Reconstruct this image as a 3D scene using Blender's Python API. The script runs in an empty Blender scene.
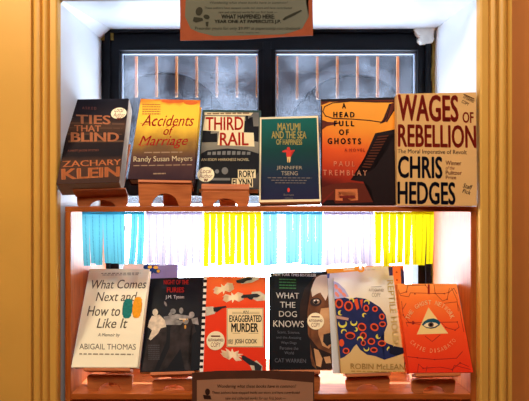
import bpy, bmesh, math, random
import numpy as np
from mathutils import Matrix, Vector

SC = bpy.context.scene
COL = SC.collection
random.seed(7)
EZ = 1.45            # eye height above the floor; measures below are taken from eye level

# ------------------------------------------------------------------ camera
cam_d = bpy.data.cameras.new('camera')
cam_d.sensor_width = 36.0
cam_d.lens = 36.0 * 460.0 / 529.0
cam_d.clip_start = 0.02
cam = bpy.data.objects.new('camera', cam_d)
cam.location = (0, 0, EZ)
cam.rotation_euler = (math.pi / 2, 0, 0)
COL.objects.link(cam)
SC.camera = cam

# ------------------------------------------------------------------ daylight outdoors, room lamps, exposure
world = bpy.data.worlds.new('daylight')
SC.world = world
world.use_nodes = True
bg = world.node_tree.nodes['Background']
bg.inputs['Color'].default_value = (0.86, 0.94, 1.0, 1)
bg.inputs['Strength'].default_value = 18.5


sun_d = bpy.data.lights.new('sun', 'SUN')
sun_d.energy = 14.0
sun_d.angle = math.radians(0.6)
sun_d.color = (1.0, 0.96, 0.88)
sun = bpy.data.objects.new('sun', sun_d)
sun.location = (0.4, 3.0, EZ + 3.2)
sun.rotation_euler = Vector((-0.10, -0.50, -0.87)).to_track_quat('-Z', 'Y').to_euler()
COL.objects.link(sun)


def area_lamp(name, loc, target, size, watts, color, portal=False, sy=None):
    d = bpy.data.lights.new(name, 'AREA')
    d.energy = watts
    d.color = color
    d.shape = 'RECTANGLE'
    d.size = size
    d.size_y = sy or size
    o = bpy.data.objects.new(name, d)
    o.location = loc
    v = Vector(target) - Vector(loc)
    o.rotation_euler = v.to_track_quat('-Z', 'Y').to_euler()
    COL.objects.link(o)
    if portal:
        d.cycles.is_portal = True
    return o


area_lamp('room_lamp', (-0.95, 0.15, EZ + 1.12), (-0.1, 1.0, EZ - 0.1), 0.35, 16.0, (1.0, 0.84, 0.60))
area_lamp('ceiling_lamp', (0.2, -0.3, EZ + 1.22), (0.1, 1.0, EZ - 0.3), 0.5, 22.0, (1.0, 0.95, 0.86))
area_lamp('window_portal', (0.0, 1.30, EZ + 0.0), (0.0, 0.0, EZ + 0.0), 0.95, 1.0, (1, 1, 1), True, 1.0)

vs = SC.view_settings
vs.view_transform = 'Standard'
vs.look = 'None'
vs.exposure = 0.12
vs.gamma = 1.0
vs.use_curve_mapping = False


# ------------------------------------------------------------------ materials
def lin(c):
    return tuple(((x / 255.0) / 12.92 if x / 255.0 <= 0.04045 else ((x / 255.0 + 0.055) / 1.055) ** 2.4) for x in c)


_mc = {}


def mat(name, rgb, rough=0.55, noise=0.0, scale=40.0, spec=0.4, rgb2=None, stretch=None, bump=0.0):
    """plain or mottled procedural surface"""
    key = (name, rgb, rough, noise, scale)
    if key in _mc:
        return _mc[key]
    m = bpy.data.materials.new(name)
    m.use_nodes = True
    nt = m.node_tree
    b = nt.nodes['Principled BSDF']
    b.inputs['Roughness'].default_value = rough
    b.inputs['Specular IOR Level'].default_value = spec if not name.endswith(('_ink', '_card', '_cover')) else 0.08
    c = lin(rgb)
    b.inputs['Base Color'].default_value = (*c, 1)
    if noise > 0 or rgb2:
        tc = nt.nodes.new('ShaderNodeTexCoord')
        mp = nt.nodes.new('ShaderNodeMapping')
        mp.inputs['Scale'].default_value = stretch or (1, 1, 1)
        nz = nt.nodes.new('ShaderNodeTexNoise')
        nz.inputs['Scale'].default_value = scale
        nz.inputs['Detail'].default_value = 5
        rp = nt.nodes.new('ShaderNodeValToRGB')
        rp.color_ramp.elements[0].position = 0.32
        rp.color_ramp.elements[1].position = 0.68
        c2 = lin(rgb2) if rgb2 else tuple(x * (1 - noise) for x in c)
        rp.color_ramp.elements[0].color = (*c2, 1)
        rp.color_ramp.elements[1].color = (*c, 1)
        nt.links.new(tc.outputs['Object'], mp.inputs['Vector'])
        nt.links.new(mp.outputs['Vector'], nz.inputs['Vector'])
        nt.links.new(nz.outputs['Fac'], rp.inputs['Fac'])
        nt.links.new(rp.outputs['Color'], b.inputs['Base Color'])
        if bump:
            bp = nt.nodes.new('ShaderNodeBump')
            bp.inputs['Strength'].default_value = bump
            bp.inputs['Distance'].default_value = 0.002
            nt.links.new(nz.outputs['Fac'], bp.inputs['Height'])
            nt.links.new(bp.outputs['Normal'], b.inputs['Normal'])
    _mc[key] = m
    return m


def printed(name, stops, h, noise=0.0, scale=9.0, rough=0.6, slant=0.0, second=None):
    """a printed cover ink that blends between colours up the height h of the cover (the print's own design)"""
    m = bpy.data.materials.new(name)
    m.use_nodes = True
    nt = m.node_tree
    b = nt.nodes['Principled BSDF']
    b.inputs['Roughness'].default_value = rough
    b.inputs['Specular IOR Level'].default_value = 0.08
    tc = nt.nodes.new('ShaderNodeTexCoord')
    sp = nt.nodes.new('ShaderNodeSeparateXYZ')
    nt.links.new(tc.outputs['Object'], sp.inputs[0])
    dv = nt.nodes.new('ShaderNodeMath')
    dv.operation = 'DIVIDE'
    dv.inputs[1].default_value = h
    nt.links.new(sp.outputs['Z'], dv.inputs[0])
    sl = nt.nodes.new('ShaderNodeMath')
    sl.operation = 'MULTIPLY_ADD'
    sl.inputs[1].default_value = slant
    nt.links.new(sp.outputs['X'], sl.inputs[0])
    nt.links.new(dv.outputs[0], sl.inputs[2])
    last = sl.outputs[0]
    if noise:
        nz = nt.nodes.new('ShaderNodeTexNoise')
        nz.inputs['Scale'].default_value = scale
        nz.inputs['Detail'].default_value = 4
        nt.links.new(tc.outputs['Object'], nz.inputs['Vector'])
        ml = nt.nodes.new('ShaderNodeMath')
        ml.operation = 'MULTIPLY_ADD'
        ml.inputs[1].default_value = noise
        nt.links.new(nz.outputs['Fac'], ml.inputs[0])
        sb = nt.nodes.new('ShaderNodeMath')
        sb.operation = 'SUBTRACT'
        sb.inputs[1].default_value = noise * 0.5
        nt.links.new(last, sb.inputs[0])
        nt.links.new(sb.outputs[0], ml.inputs[2])
        last = ml.outputs[0]
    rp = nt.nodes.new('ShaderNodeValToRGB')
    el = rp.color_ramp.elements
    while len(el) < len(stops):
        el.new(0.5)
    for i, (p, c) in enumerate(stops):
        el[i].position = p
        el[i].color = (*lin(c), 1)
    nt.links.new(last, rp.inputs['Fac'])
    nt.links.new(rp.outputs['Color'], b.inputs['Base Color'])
    return m


def wood(name, c1, c2, rough=0.45, axis=(1, 12, 12)):
    m = mat(name, c1, rough, 0.0, 14.0, 0.35, c2, axis, 0.05)
    return m


def paper(name, rgb, trans, dash=True):
    """thin coloured paper that lets daylight through, with a column of faint printed dashes"""
    m = bpy.data.materials.new(name)
    m.use_nodes = True
    nt = m.node_tree
    nt.nodes.remove(nt.nodes['Principled BSDF'])
    out = nt.nodes['Material Output']
    d = nt.nodes.new('ShaderNodeBsdfDiffuse')
    t = nt.nodes.new('ShaderNodeBsdfTranslucent')
    mx = nt.nodes.new('ShaderNodeMixShader')
    mx.inputs[0].default_value = trans
    c = lin(rgb)
    rgbn = nt.nodes.new('ShaderNodeRGB')
    rgbn.outputs[0].default_value = (*c, 1)
    src = rgbn.outputs[0]
    if dash:
        tc = nt.nodes.new('ShaderNodeUVMap')
        sp = nt.nodes.new('ShaderNodeSeparateXYZ')
        nt.links.new(tc.outputs[0], sp.inputs[0])
        # printed line: a narrow band at the middle of the tab, broken into words
        def math_(op, a, bb):
            n = nt.nodes.new('ShaderNodeMath')
            n.operation = op
            for i, v in enumerate((a, bb)):
                if hasattr(v, 'is_linked'):
                    nt.links.new(v, n.inputs[i])
                else:
                    n.inputs[i].default_value = v
            return n.outputs[0]
        off = math_('ABSOLUTE', math_('SUBTRACT', sp.outputs['X'], 0.5), 0.0)
        band = math_('LESS_THAN', off, 0.09)
        nz = nt.nodes.new('ShaderNodeTexNoise')
        nz.inputs['Scale'].default_value = 26.0
        nt.links.new(tc.outputs[0], nz.inputs['Vector'])
        words = math_('GREATER_THAN', nz.outputs['Fac'], 0.46)
        k = math_('MULTIPLY', band, words)
        mixc = nt.nodes.new('ShaderNodeMix')
        mixc.data_type = 'RGBA'
        nt.links.new(k, mixc.inputs['Factor'])
        nt.links.new(src, mixc.inputs[6])
        mixc.inputs[7].default_value = (c[0] * 0.55, c[1] * 0.62, c[2] * 0.72, 1)
        src = mixc.outputs[2]
    nt.links.new(src, d.inputs['Color'])
    nt.links.new(src, t.inputs['Color'])
    nt.links.new(d.outputs[0], mx.inputs[1])
    nt.links.new(t.outputs[0], mx.inputs[2])
    nt.links.new(mx.outputs[0], out.inputs['Surface'])
    return m


def glass(name, haze, dirt_rgb, tint=(0.95, 0.97, 1.0)):
    """window glass: mostly clear, with patchy translucent grime"""
    m = bpy.data.materials.new(name)
    m.use_nodes = True
    nt = m.node_tree
    nt.nodes.remove(nt.nodes['Principled BSDF'])
    out = nt.nodes['Material Output']
    tr = nt.nodes.new('ShaderNodeBsdfTransparent')
    tr.inputs['Color'].default_value = (*tint, 1)
    tl = nt.nodes.new('ShaderNodeBsdfTranslucent')
    tl.inputs['Color'].default_value = (*lin(dirt_rgb), 1)
    gl = nt.nodes.new('ShaderNodeBsdfGlossy')
    gl.inputs['Roughness'].default_value = 0.08
    m1 = nt.nodes.new('ShaderNodeMixShader')
    m2 = nt.nodes.new('ShaderNodeMixShader')
    m2.inputs[0].default_value = 0.03
    tc = nt.nodes.new('ShaderNodeTexCoord')
    n1 = nt.nodes.new('ShaderNodeTexNoise')
    n1.inputs['Scale'].default_value = 330.0
    n1.inputs['Detail'].default_value = 3
    n2 = nt.nodes.new('ShaderNodeTexNoise')
    n2.inputs['Scale'].default_value = 7.0
    n2.inputs['Detail'].default_value = 4
    n2.inputs['Distortion'].default_value = 0.6
    for n in (n1, n2):
        nt.links.new(tc.outputs['Object'], n.inputs['Vector'])
    mu = nt.nodes.new('ShaderNodeMath')
    mu.operation = 'MULTIPLY'
    nt.links.new(n1.outputs['Fac'], mu.inputs[0])
    nt.links.new(n2.outputs['Fac'], mu.inputs[1])
    mr = nt.nodes.new('ShaderNodeMapRange')
    mr.inputs['From Min'].default_value = 0.19
    mr.inputs['From Max'].default_value = 0.36
    mr.inputs['To Min'].default_value = haze * 0.05
    mr.inputs['To Max'].default_value = haze * 3.2
    nt.links.new(mu.outputs[0], mr.inputs['Value'])
    nt.links.new(mr.outputs[0], m1.inputs[0])
    nt.links.new(tr.outputs[0], m1.inputs[1])
    nt.links.new(tl.outputs[0], m1.inputs[2])
    nt.links.new(m1.outputs[0], m2.inputs[1])
    nt.links.new(gl.outputs[0], m2.inputs[2])
    nt.links.new(m2.outputs[0], out.inputs['Surface'])
    return m


# ------------------------------------------------------------------ mesh helpers
def link_mesh(name, bm, m, parent=None, bevel=0.0, smooth=False):
    if bevel:
        bmesh.ops.remove_doubles(bm, verts=bm.verts, dist=1e-6)
        es = [e for e in bm.edges if len(e.link_faces) == 2 and e.calc_face_angle(0) > 0.6]
        bmesh.ops.bevel(bm, geom=es, offset=bevel, segments=2, affect='EDGES', profile=0.6)
    bmesh.ops.recalc_face_normals(bm, faces=bm.faces)
    me = bpy.data.meshes.new(name)
    bm.to_mesh(me)
    bm.free()
    if smooth:
        for p in me.polygons:
            p.use_smooth = True
    me.materials.append(m)
    o = bpy.data.objects.new(name, me)
    COL.objects.link(o)
    if parent:
        o.parent = parent
    return o


def add_box(bm, x0, x1, y0, y1, z0, z1):
    v = [bm.verts.new((x, y, z)) for z in (z0, z1) for y in (y0, y1) for x in (x0, x1)]
    for f in ((0, 2, 3, 1), (4, 5, 7, 6), (0, 1, 5, 4), (2, 6, 7, 3), (0, 4, 6, 2), (1, 3, 7, 5)):
        bm.faces.new([v[i] for i in f])
    return v


def add_prism(bm, pts, fn0, fn1):
    """extrude an outline: fn0 / fn1 map each 2D point to the two ends"""
    a = [bm.verts.new(fn0(p)) for p in pts]
    b = [bm.verts.new(fn1(p)) for p in pts]
    n = len(pts)
    bm.faces.new(a)
    bm.faces.new(b[::-1])
    for i in range(n):
        bm.faces.new((a[i], b[i], b[(i + 1) % n], a[(i + 1) % n]))


def box(name, x0, x1, y0, y1, z0, z1, m, parent=None, bevel=0.0):
    bm = bmesh.new()
    add_box(bm, x0, x1, y0, y1, z0, z1)
    return link_mesh(name, bm, m, parent, bevel)


def structure(o):
    o['kind'] = 'structure'
    return o


def thing(name, label, cat, loc, rot=None, group=None):
    o = bpy.data.objects.new(name, None)
    o.empty_display_size = 0.03
    COL.objects.link(o)
    M = Matrix.Translation(Vector((loc[0], loc[1], loc[2] + EZ)))
    if rot is not None:
        M = M @ rot.to_4x4()
    o.matrix_world = M
    o['label'] = label
    o['category'] = cat
    if group:
        o['group'] = group
    return o


def tag(o, label, cat, group=None):
    o['label'] = label
    o['category'] = cat
    if group:
        o['group'] = group
    return o


def px(x, y, D):
    """a point at depth D seen at photo position x, y (survey of the place)"""
    return Vector(((x - 264.5) / 460.0 * D, D, -(y - 200.5) / 460.0 * D))


# ------------------------------------------------------------------ shared materials
YEL = mat('ochre_gloss_paint', (222, 168, 76), 0.42, 0.10, 5.0, 0.4)
OCH = mat('ochre_wall_paint', (204, 126, 58), 0.6, 0.10, 6.0, 0.3, None, None, 0.1)
WHT = mat('white_gloss_plaster', (232, 236, 240), 0.3, 0.06, 7.0, 0.5, None, None, 0.35)
BLK = mat('black_window_paint', (9, 11, 18), 0.5, 0.3, 30.0, 0.15)
WOOD = wood('orange_stained_wood', (184, 96, 36), (150, 72, 24))
WOODS = wood('orange_stained_wood_upright', (184, 96, 36), (150, 72, 24), 0.45, (12, 12, 1))
STANDW = wood('reddish_stand_wood', (200, 116, 62), (168, 88, 44))
FLOORW = wood('dark_floorboards', (110, 74, 46), (80, 52, 30))
PAGES = mat('cream_page_edges', (222, 206, 176), 0.8, 0.25, 60.0, 0.1, None, (1, 40, 1))
GREYPAGES = mat('grey_page_edges', (196, 186, 170), 0.8, 0.25, 60.0, 0.1, None, (1, 40, 1))
CEIL = mat('warm_ceiling_paint', (226, 214, 190), 0.7, 0.05, 4.0)
GLASS_UP = glass('dusty_dimming_glass', 0.022, (200, 214, 236), (.60, .64, .70))  # speckled grime, plus a grey tint added to dim daylight reaching the upper recess
GLASS_LO = glass('clear_window_glass', 0.02, (220, 235, 255))

# ------------------------------------------------------------------ the room and the window recess
RX0, RX1 = -0.4435, 0.4610       # recess side walls
WY = 1.0                         # wall face
BY = 1.25                        # window frame face
ROOMX0, ROOMX1, ROOMY = -1.9, 1.7, -2.0
FZ, CZ = 0.0, 2.75
SILL = EZ - 0.50

structure(box('floor', ROOMX0 - .3, ROOMX1 + .3, ROOMY - .3, WY, FZ - .1, FZ, FLOORW))
structure(box('ceiling', ROOMX0 - .3, ROOMX1 + .3, ROOMY - .3, WY + .5, CZ, CZ + .1, CEIL))
structure(box('wall_left', ROOMX0 - .2, ROOMX0, ROOMY, WY, FZ, CZ, OCH))
structure(box('wall_right', ROOMX1, ROOMX1 + .2, ROOMY, WY, FZ, CZ, OCH))
structure(box('wall_back', ROOMX0 - .2, ROOMX1 + .2, ROOMY - .2, ROOMY, FZ, CZ, OCH))

WT = 1.36   # outer face of the window wall
zh = EZ + 0.437
bm = bmesh.new()
add_box(bm, ROOMX0 - .3, RX0 - .004, WY, WT, FZ, CZ)
add_box(bm, RX1 + .004, ROOMX1 + .3, WY, WT, FZ, CZ)
add_box(bm, RX0 - .004, RX1 + .004, WY, WT, EZ + .50, CZ)
add_box(bm, RX0 - .004, RX1 + .004, WY, WT, FZ, SILL - .02)
structure(link_mesh('wall_front', bm, OCH))

# recess lining: plastered sides, sloping soffit with a chamfer on the left, sill board
structure(box('trim_1', RX0 - .004, RX0, WY, BY + .06, SILL, EZ + .50, WHT))
structure(box('trim_2', RX1, RX1 + .004, WY, BY + .06, SILL, EZ + .50, WHT))
bm = bmesh.new()
f = [(RX0, WY + .0002, EZ + .428), (RX0 + .006, WY + .0002, EZ + .434), (RX1, WY + .0002, EZ + .440)]
b_ = [(RX0, BY + .06, EZ + .441), (RX0 + .034, BY + .06, EZ + .470), (RX1, BY + .06, EZ + .470)]
ff = f + [(RX1, WY + .0002, EZ + .50), (RX0, WY + .0002, EZ + .50)]
bb = b_ + [(RX1, BY + .06, EZ + .50), (RX0, BY + .06, EZ + .50)]
va = [bm.verts.new(p) for p in ff]
vb = [bm.verts.new(p) for p in bb]
bm.faces.new(va)
bm.faces.new(vb[::-1])
for i in range(5):
    bm.faces.new((va[i], vb[i], vb[(i + 1) % 5], va[(i + 1) % 5]))
structure(link_mesh('trim_3', bm, WHT))
structure(box('trim_4', RX0, RX1, WY - .01, BY + .06, SILL - .02, SILL, WHT, None, .003))

# crack of old yellowed filler along the head and right of the frame
FILL = mat('yellowed_filler', (168, 140, 66), 0.8, 0.4, 60.0, 0.2)
bm = bmesh.new()
for i in range(26):
    z0 = EZ - .45 + i * .0352
    w = .0065 + .004 * random.random()
    add_box(bm, RX1 - w, RX1, BY - .006, BY, z0, z0 + .0354)
for i in range(24):
    x0 = RX0 + .03 + i * .036
    h = .0025 + (.003 * random.random() if i < 17 else .009 * random.random() + .003)
    add_box(bm, x0, x0 + .0362, BY - .005, BY, EZ + .469 - h, EZ + .475)
add_box(bm, RX0 + .0, RX0 + .034, BY - .004, BY, EZ + .435, EZ + .475)
structure(link_mesh('trim_5', bm, FILL))


# fluted casing round the opening
def casing(name, x_in, sgn, width, z0, z1):
    n = 64
    prof = []
    for i in range(n + 1):
        t = i / n
        y = .984
        if t < .06:
            y = .984 - .003 * math.sin(t / .06 * math.pi / 2)
        elif t < .26:
            y = .981
        elif t < .34:
            y = .981 + .007 * math.sin((t - .26) / .08 * math.pi)
        elif t < .54:
            y = .980 - .004 * math.sin((t - .34) / .20 * math.pi)
        elif t < .62:
            y = .981 + .007 * math.sin((t - .54) / .08 * math.pi)
        elif t < .86:
            y = .979 - .003 * math.sin((t - .62) / .24 * math.pi)
        elif t < .92:
            y = .980 + .007 * math.sin((t - .86) / .06 * math.pi)
        else:
            y = .974
        prof.append((x_in + sgn * t * width, y))
    prof += [(x_in + sgn * width, WY), (x_in, WY)]
    bm = bmesh.new()
    add_prism(bm, prof, lambda p: (p[0], p[1], z0), lambda p: (p[0], p[1], z1))
    return structure(link_mesh(name, bm, YEL))


structure(box('trim_13', RX0 - .40, RX0 - .0565, .986, WY, FZ, EZ + .9, YEL))
casing('trim_6', RX0 + .0004, -1, .0564, FZ, EZ + .44)
casing('trim_7', RX1 - .0004, 1, .0634, FZ, EZ + .44)
structure(box('trim_8', RX0 - .056, RX1 + .063, .974, WY, EZ + .44, EZ + .56, YEL, None, .004))

# ------------------------------------------------------------------ window: black frame with mullion, four panes
def zz(y, D):
    return EZ - (y - 200.5) / 460.0 * D


def xx(x, D):
    return (x - 264.5) / 460.0 * D


bm = bmesh.new()
FB = BY + .055
x_l, x_a, x_b, x_c, x_d, x_r = RX0, xx(119, BY), xx(258.5, BY), xx(275.5, BY), xx(418, BY), RX1
z_top, z_gl, z_gr = EZ + .474, zz(52, BY), zz(49, BY)
zt, zb, zbot, zsill = EZ + .06, EZ + .012, SILL + .045, SILL
zg = zz(50, BY)
add_box(bm, x_l, x_a, BY, FB, zsill, z_top)
add_box(bm, x_d, x_r, BY, FB, zsill, z_top)
add_box(bm, x_a, x_d, BY, FB, zg, z_top)
add_box(bm, x_b, x_c, BY, FB, zt, zg)
add_box(bm, x_a, x_d, BY, FB, zb, zt)
add_box(bm, x_a, x_d, BY, FB, zsill, zbot)
# moulded steps on the frame face
add_box(bm, x_l + .008, x_r - .008, BY - .010, BY, z_top - .020, z_top - .008)
add_box(bm, x_l + .012, x_l + .026, BY - .010, BY, zsill, z_top - .020)
add_box(bm, x_r - .026, x_r - .012, BY - .010, BY, zsill, z_top - .020)
add_box(bm, x_b + .012, x_c - .012, BY - .008, BY, zt, zg + .02)
frame = structure(link_mesh('window_1', bm, BLK, None, .0012))
bmrim = mat('pale_glazing_bead', (170, 186, 206), 0.5)
panes = []
for (xa, xb, za, zc, g) in ((x_a, x_b, zt, zg, GLASS_UP), (x_c, x_d, zt, zg, GLASS_UP), (x_a, x_d, zbot, zb, GLASS_LO)):
    p = box('pane', xa, xb, BY + .028, BY + .032, za, zc, g, frame)
    if g is GLASS_UP:
        bm = bmesh.new()
        add_box(bm, xa, xa + .0035, BY + .020, BY + .0275, za, zc)
        add_box(bm, xb - .0035, xb, BY + .020, BY + .0275, za, zc)
        add_box(bm, xa + .0035, xb - .0035, BY + .020, BY + .0275, zc - .0045, zc)
        link_mesh('glazing_bead', bm, bmrim, frame)
bm = bmesh.new()
c = px(122.5, 228.5, BY - .012)
add_box(bm, x_a - .03, c.x + .006, BY - .014, BY - .0005, EZ + c.z - .007, EZ + c.z + .007)
add_box(bm, c.x - .005, c.x + .006, BY - .03, BY - .014, EZ + c.z - .012, EZ + c.z + .012)
link_mesh('window_catch', bm, BLK, frame, .001)

# ------------------------------------------------------------------ outdoors: wall opposite with arches, iron bars
OUT = mat('grey_render_outdoors', (38, 41, 47), 0.9, 0.0, 5.0, 0.1, (22, 24, 30))
STONE = mat('pale_stone_arch', (48, 52, 60), 0.9, 0.25, 14.0, 0.1)
DARK = mat('dark_brick_outdoors', (24, 26, 32), 0.9, 0.3, 10.0, 0.1)
OD = 2.75
structure(box('facade_wall', -2.1, 2.1, OD, OD + .2, EZ - .02, EZ + 1.25, OUT))


def arch(name, cx, cz, r0, r1, a0, a1, m, y):
    bm = bmesh.new()
    n = 28
    pts = [(cx + r1 * math.cos(a0 + (a1 - a0) * i / n), cz + r1 * math.sin(a0 + (a1 - a0) * i / n)) for i in range(n + 1)]
    pts += [(cx + r0 * math.cos(a1 + (a0 - a1) * i / n), cz + r0 * math.sin(a1 + (a0 - a1) * i / n)) for i in range(n + 1)]
    add_prism(bm, pts, lambda p: (p[0], y, p[1]), lambda p: (p[0], OD, p[1]))
    return structure(link_mesh(name, bm, m))


s = OD / 460.0
arch('trim_9', xx(165, OD), zz(140, OD), 66 * s, 76 * s, 0.2, math.pi - .3, STONE, OD - .05)
arch('trim_10', xx(352, OD), zz(140, OD), 64 * s, 74 * s, 0.25, math.pi - .25, STONE, OD - .05)
structure(box('trim_11', xx(138, OD), xx(212, OD), OD - .03, OD, zz(175, OD), zz(76, OD), DARK))
arch('trim_12', xx(352, OD), zz(140, OD), 30 * s, 62 * s, 0.25, math.pi - .25, DARK, OD - .03)

GRD = 1.47
RUST = mat('pale_orange_painted_iron', (184, 132, 74), 0.6, 0.15, 40.0)
grille = thing('window_grille', 'row of thin upright orange bars outside the dusty upper window panes', 'grille', (0, GRD, .46))
bm = bmesh.new()
add_box(bm, -.62, .62, -.008, .008, .06, .085)
add_box(bm, -.62, -.585, -.11, .02, .055, .09)
add_box(bm, .585, .62, -.11, .02, .055, .09)
link_mesh('top_rail', bm, RUST, grille, .002)
for i in range(14):
    cx = xx(136.4 + 20.1 * i, GRD)
    zlo = zz(97 if i < 7 else 99, GRD) - EZ - .46
    bm = bmesh.new()
    add_box(bm, cx - .0036, cx + .0036, -.004, .004, zlo, .06)
    add_box(bm, cx - .0048, cx + .0048, -.006, .006, zlo + .014, zlo + .018)
    link_mesh('bar', bm, RUST, grille)

# white lump of torn putty at the top right of the frame
bm = bmesh.new()
PUT = mat('white_putty', (246, 248, 240), 0.7, 0.15, 50.0)
o0 = px(425, 33, BY - .012)
out = [(-12, -7), (-9, -10), (-5, -9), (0, -12), (5, -9), (11, -6), (12, -3), (8, -1), (7, 3), (9, 6), (7, 10), (-4, 11), (-7, 8), (-5, 4), (-8, 2), (-11, -3)]
sc = BY / 460.0
add_prism(bm, out, lambda p: (p[0] * sc, -.006, -p[1] * sc), lambda p: (p[0] * sc, .0105, -p[1] * sc))
bmesh.ops.triangulate(bm, faces=[f for f in bm.faces if len(f.verts) > 4])
lump = link_mesh('putty_lump', bm, PUT, None, .0016)
lump.location = (o0.x, BY - .0110, EZ + o0.z)
tag(lump, 'lump of white putty stuck on top right corner of black window frame', 'putty')

# ------------------------------------------------------------------ bookcase
ST = -0.0135         # top of the upper board, from eye level
SF = -0.4207         # top of the lower board
CX0, CX1, CF, CB = -.4335, .4605, 1.0, 1.222
case = thing('bookcase', 'low open-backed orange wooden bookcase filling the window recess', 'bookcase', (0, CF, SILL - EZ))
zl = lambda z: z - (SILL - EZ)
box('top_board', CX0, CX1, 0, CB - CF, zl(ST - .0108), zl(ST), WOOD, case, .0008)
box('bottom_board', CX0 + .0125, CX1 - .0125, 0.0, CB - CF, zl(SF - .012), zl(SF), WOOD, case, .0008)
box('side_panel', CX0, CX0 + .0122, 0, CB - CF, 0.0005, zl(ST - .0110), WOODS, case, .0008)
box('side_panel', CX1 - .0122, CX1, 0, CB - CF, 0.0005, zl(ST - .0110), WOODS, case, .0008)
box('toe_kick', CX0 + .0125, CX1 - .0125, .012, .026, 0.0005, zl(SF - .0122), WOOD, case)


# ------------------------------------------------------------------ lettering and printed artwork on covers
def homography(quad):
    """crop positions of a cover's corners (TL, TR, BR, BL) -> cover fractions"""
    dst = [(0, 1), (1, 1), (1, 0), (0, 0)]
    A, b = [], []
    for (x, y), (u, v) in zip(quad, dst):
        A.append([x, y, 1, 0, 0, 0, -u * x, -u * y]); b.append(u)
        A.append([0, 0, 0, x, y, 1, -v * x, -v * y]); b.append(v)
    H = np.append(np.linalg.solve(np.array(A, float), np.array(b, float)), 1).reshape(3, 3)

    def f(x, y):
        p = H @ np.array([x, y, 1.0])
        return p[0] / p[2], p[1] / p[2]
    return f


_tc = {}


def glyphs(s, bold, shear):
    k = (s, bold, shear)
    if k in _tc:
        return _tc[k]
    cu = bpy.data.curves.new('lettering', 'FONT')
    cu.body = s
    cu.shear = shear
    cu.resolution_u = 3
    o = bpy.data.objects.new('lettering', cu)
    COL.objects.link(o)
    bpy.context.view_layer.update()
    dg = bpy.context.evaluated_depsgraph_get()
    me = o.evaluated_get(dg).to_mesh()
    vs_ = [tuple(v.co[:2]) for v in me.vertices]
    fs = [tuple(p.vertices) for p in me.polygons]
    o.evaluated_get(dg).to_mesh_clear()
    bpy.data.objects.remove(o)
    bpy.data.curves.remove(cu)
    x0 = min(v[0] for v in vs_); x1 = max(v[0] for v in vs_)
    y0 = min(v[1] for v in vs_); y1 = max(v[1] for v in vs_)
    if bold:
        # heavier strokes: the same outline laid down again a little to each side
        b = abs(bold) * 1.1
        n0 = len(vs_)
        sh = [(0, 0), (-b, 0), (b, 0)] if bold < .015 else [(0, 0), (-b, 0), (b, 0), (-b * .5, b * .5), (b * .5, -b * .5), (b * .5, b * .5), (-b * .5, -b * .5)]
        vs0, fs0 = vs_, fs
        vs_ = [(v[0] + dx, v[1] + dy) for dx, dy in sh for v in vs0]
        fs = [tuple(i + k * n0 for i in q) for k in range(len(sh)) for q in fs0]
        x0, x1 = x0 - b, x1 + b
        y0 = min(v[1] for v in vs_); y1 = max(v[1] for v in vs_)
    vs_ = [((v[0] - x0) / (x1 - x0), (v[1] - y0) / max(y1 - y0, 1e-6)) for v in vs_]
    _tc[k] = (vs_, fs)
    return _tc[k]


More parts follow.
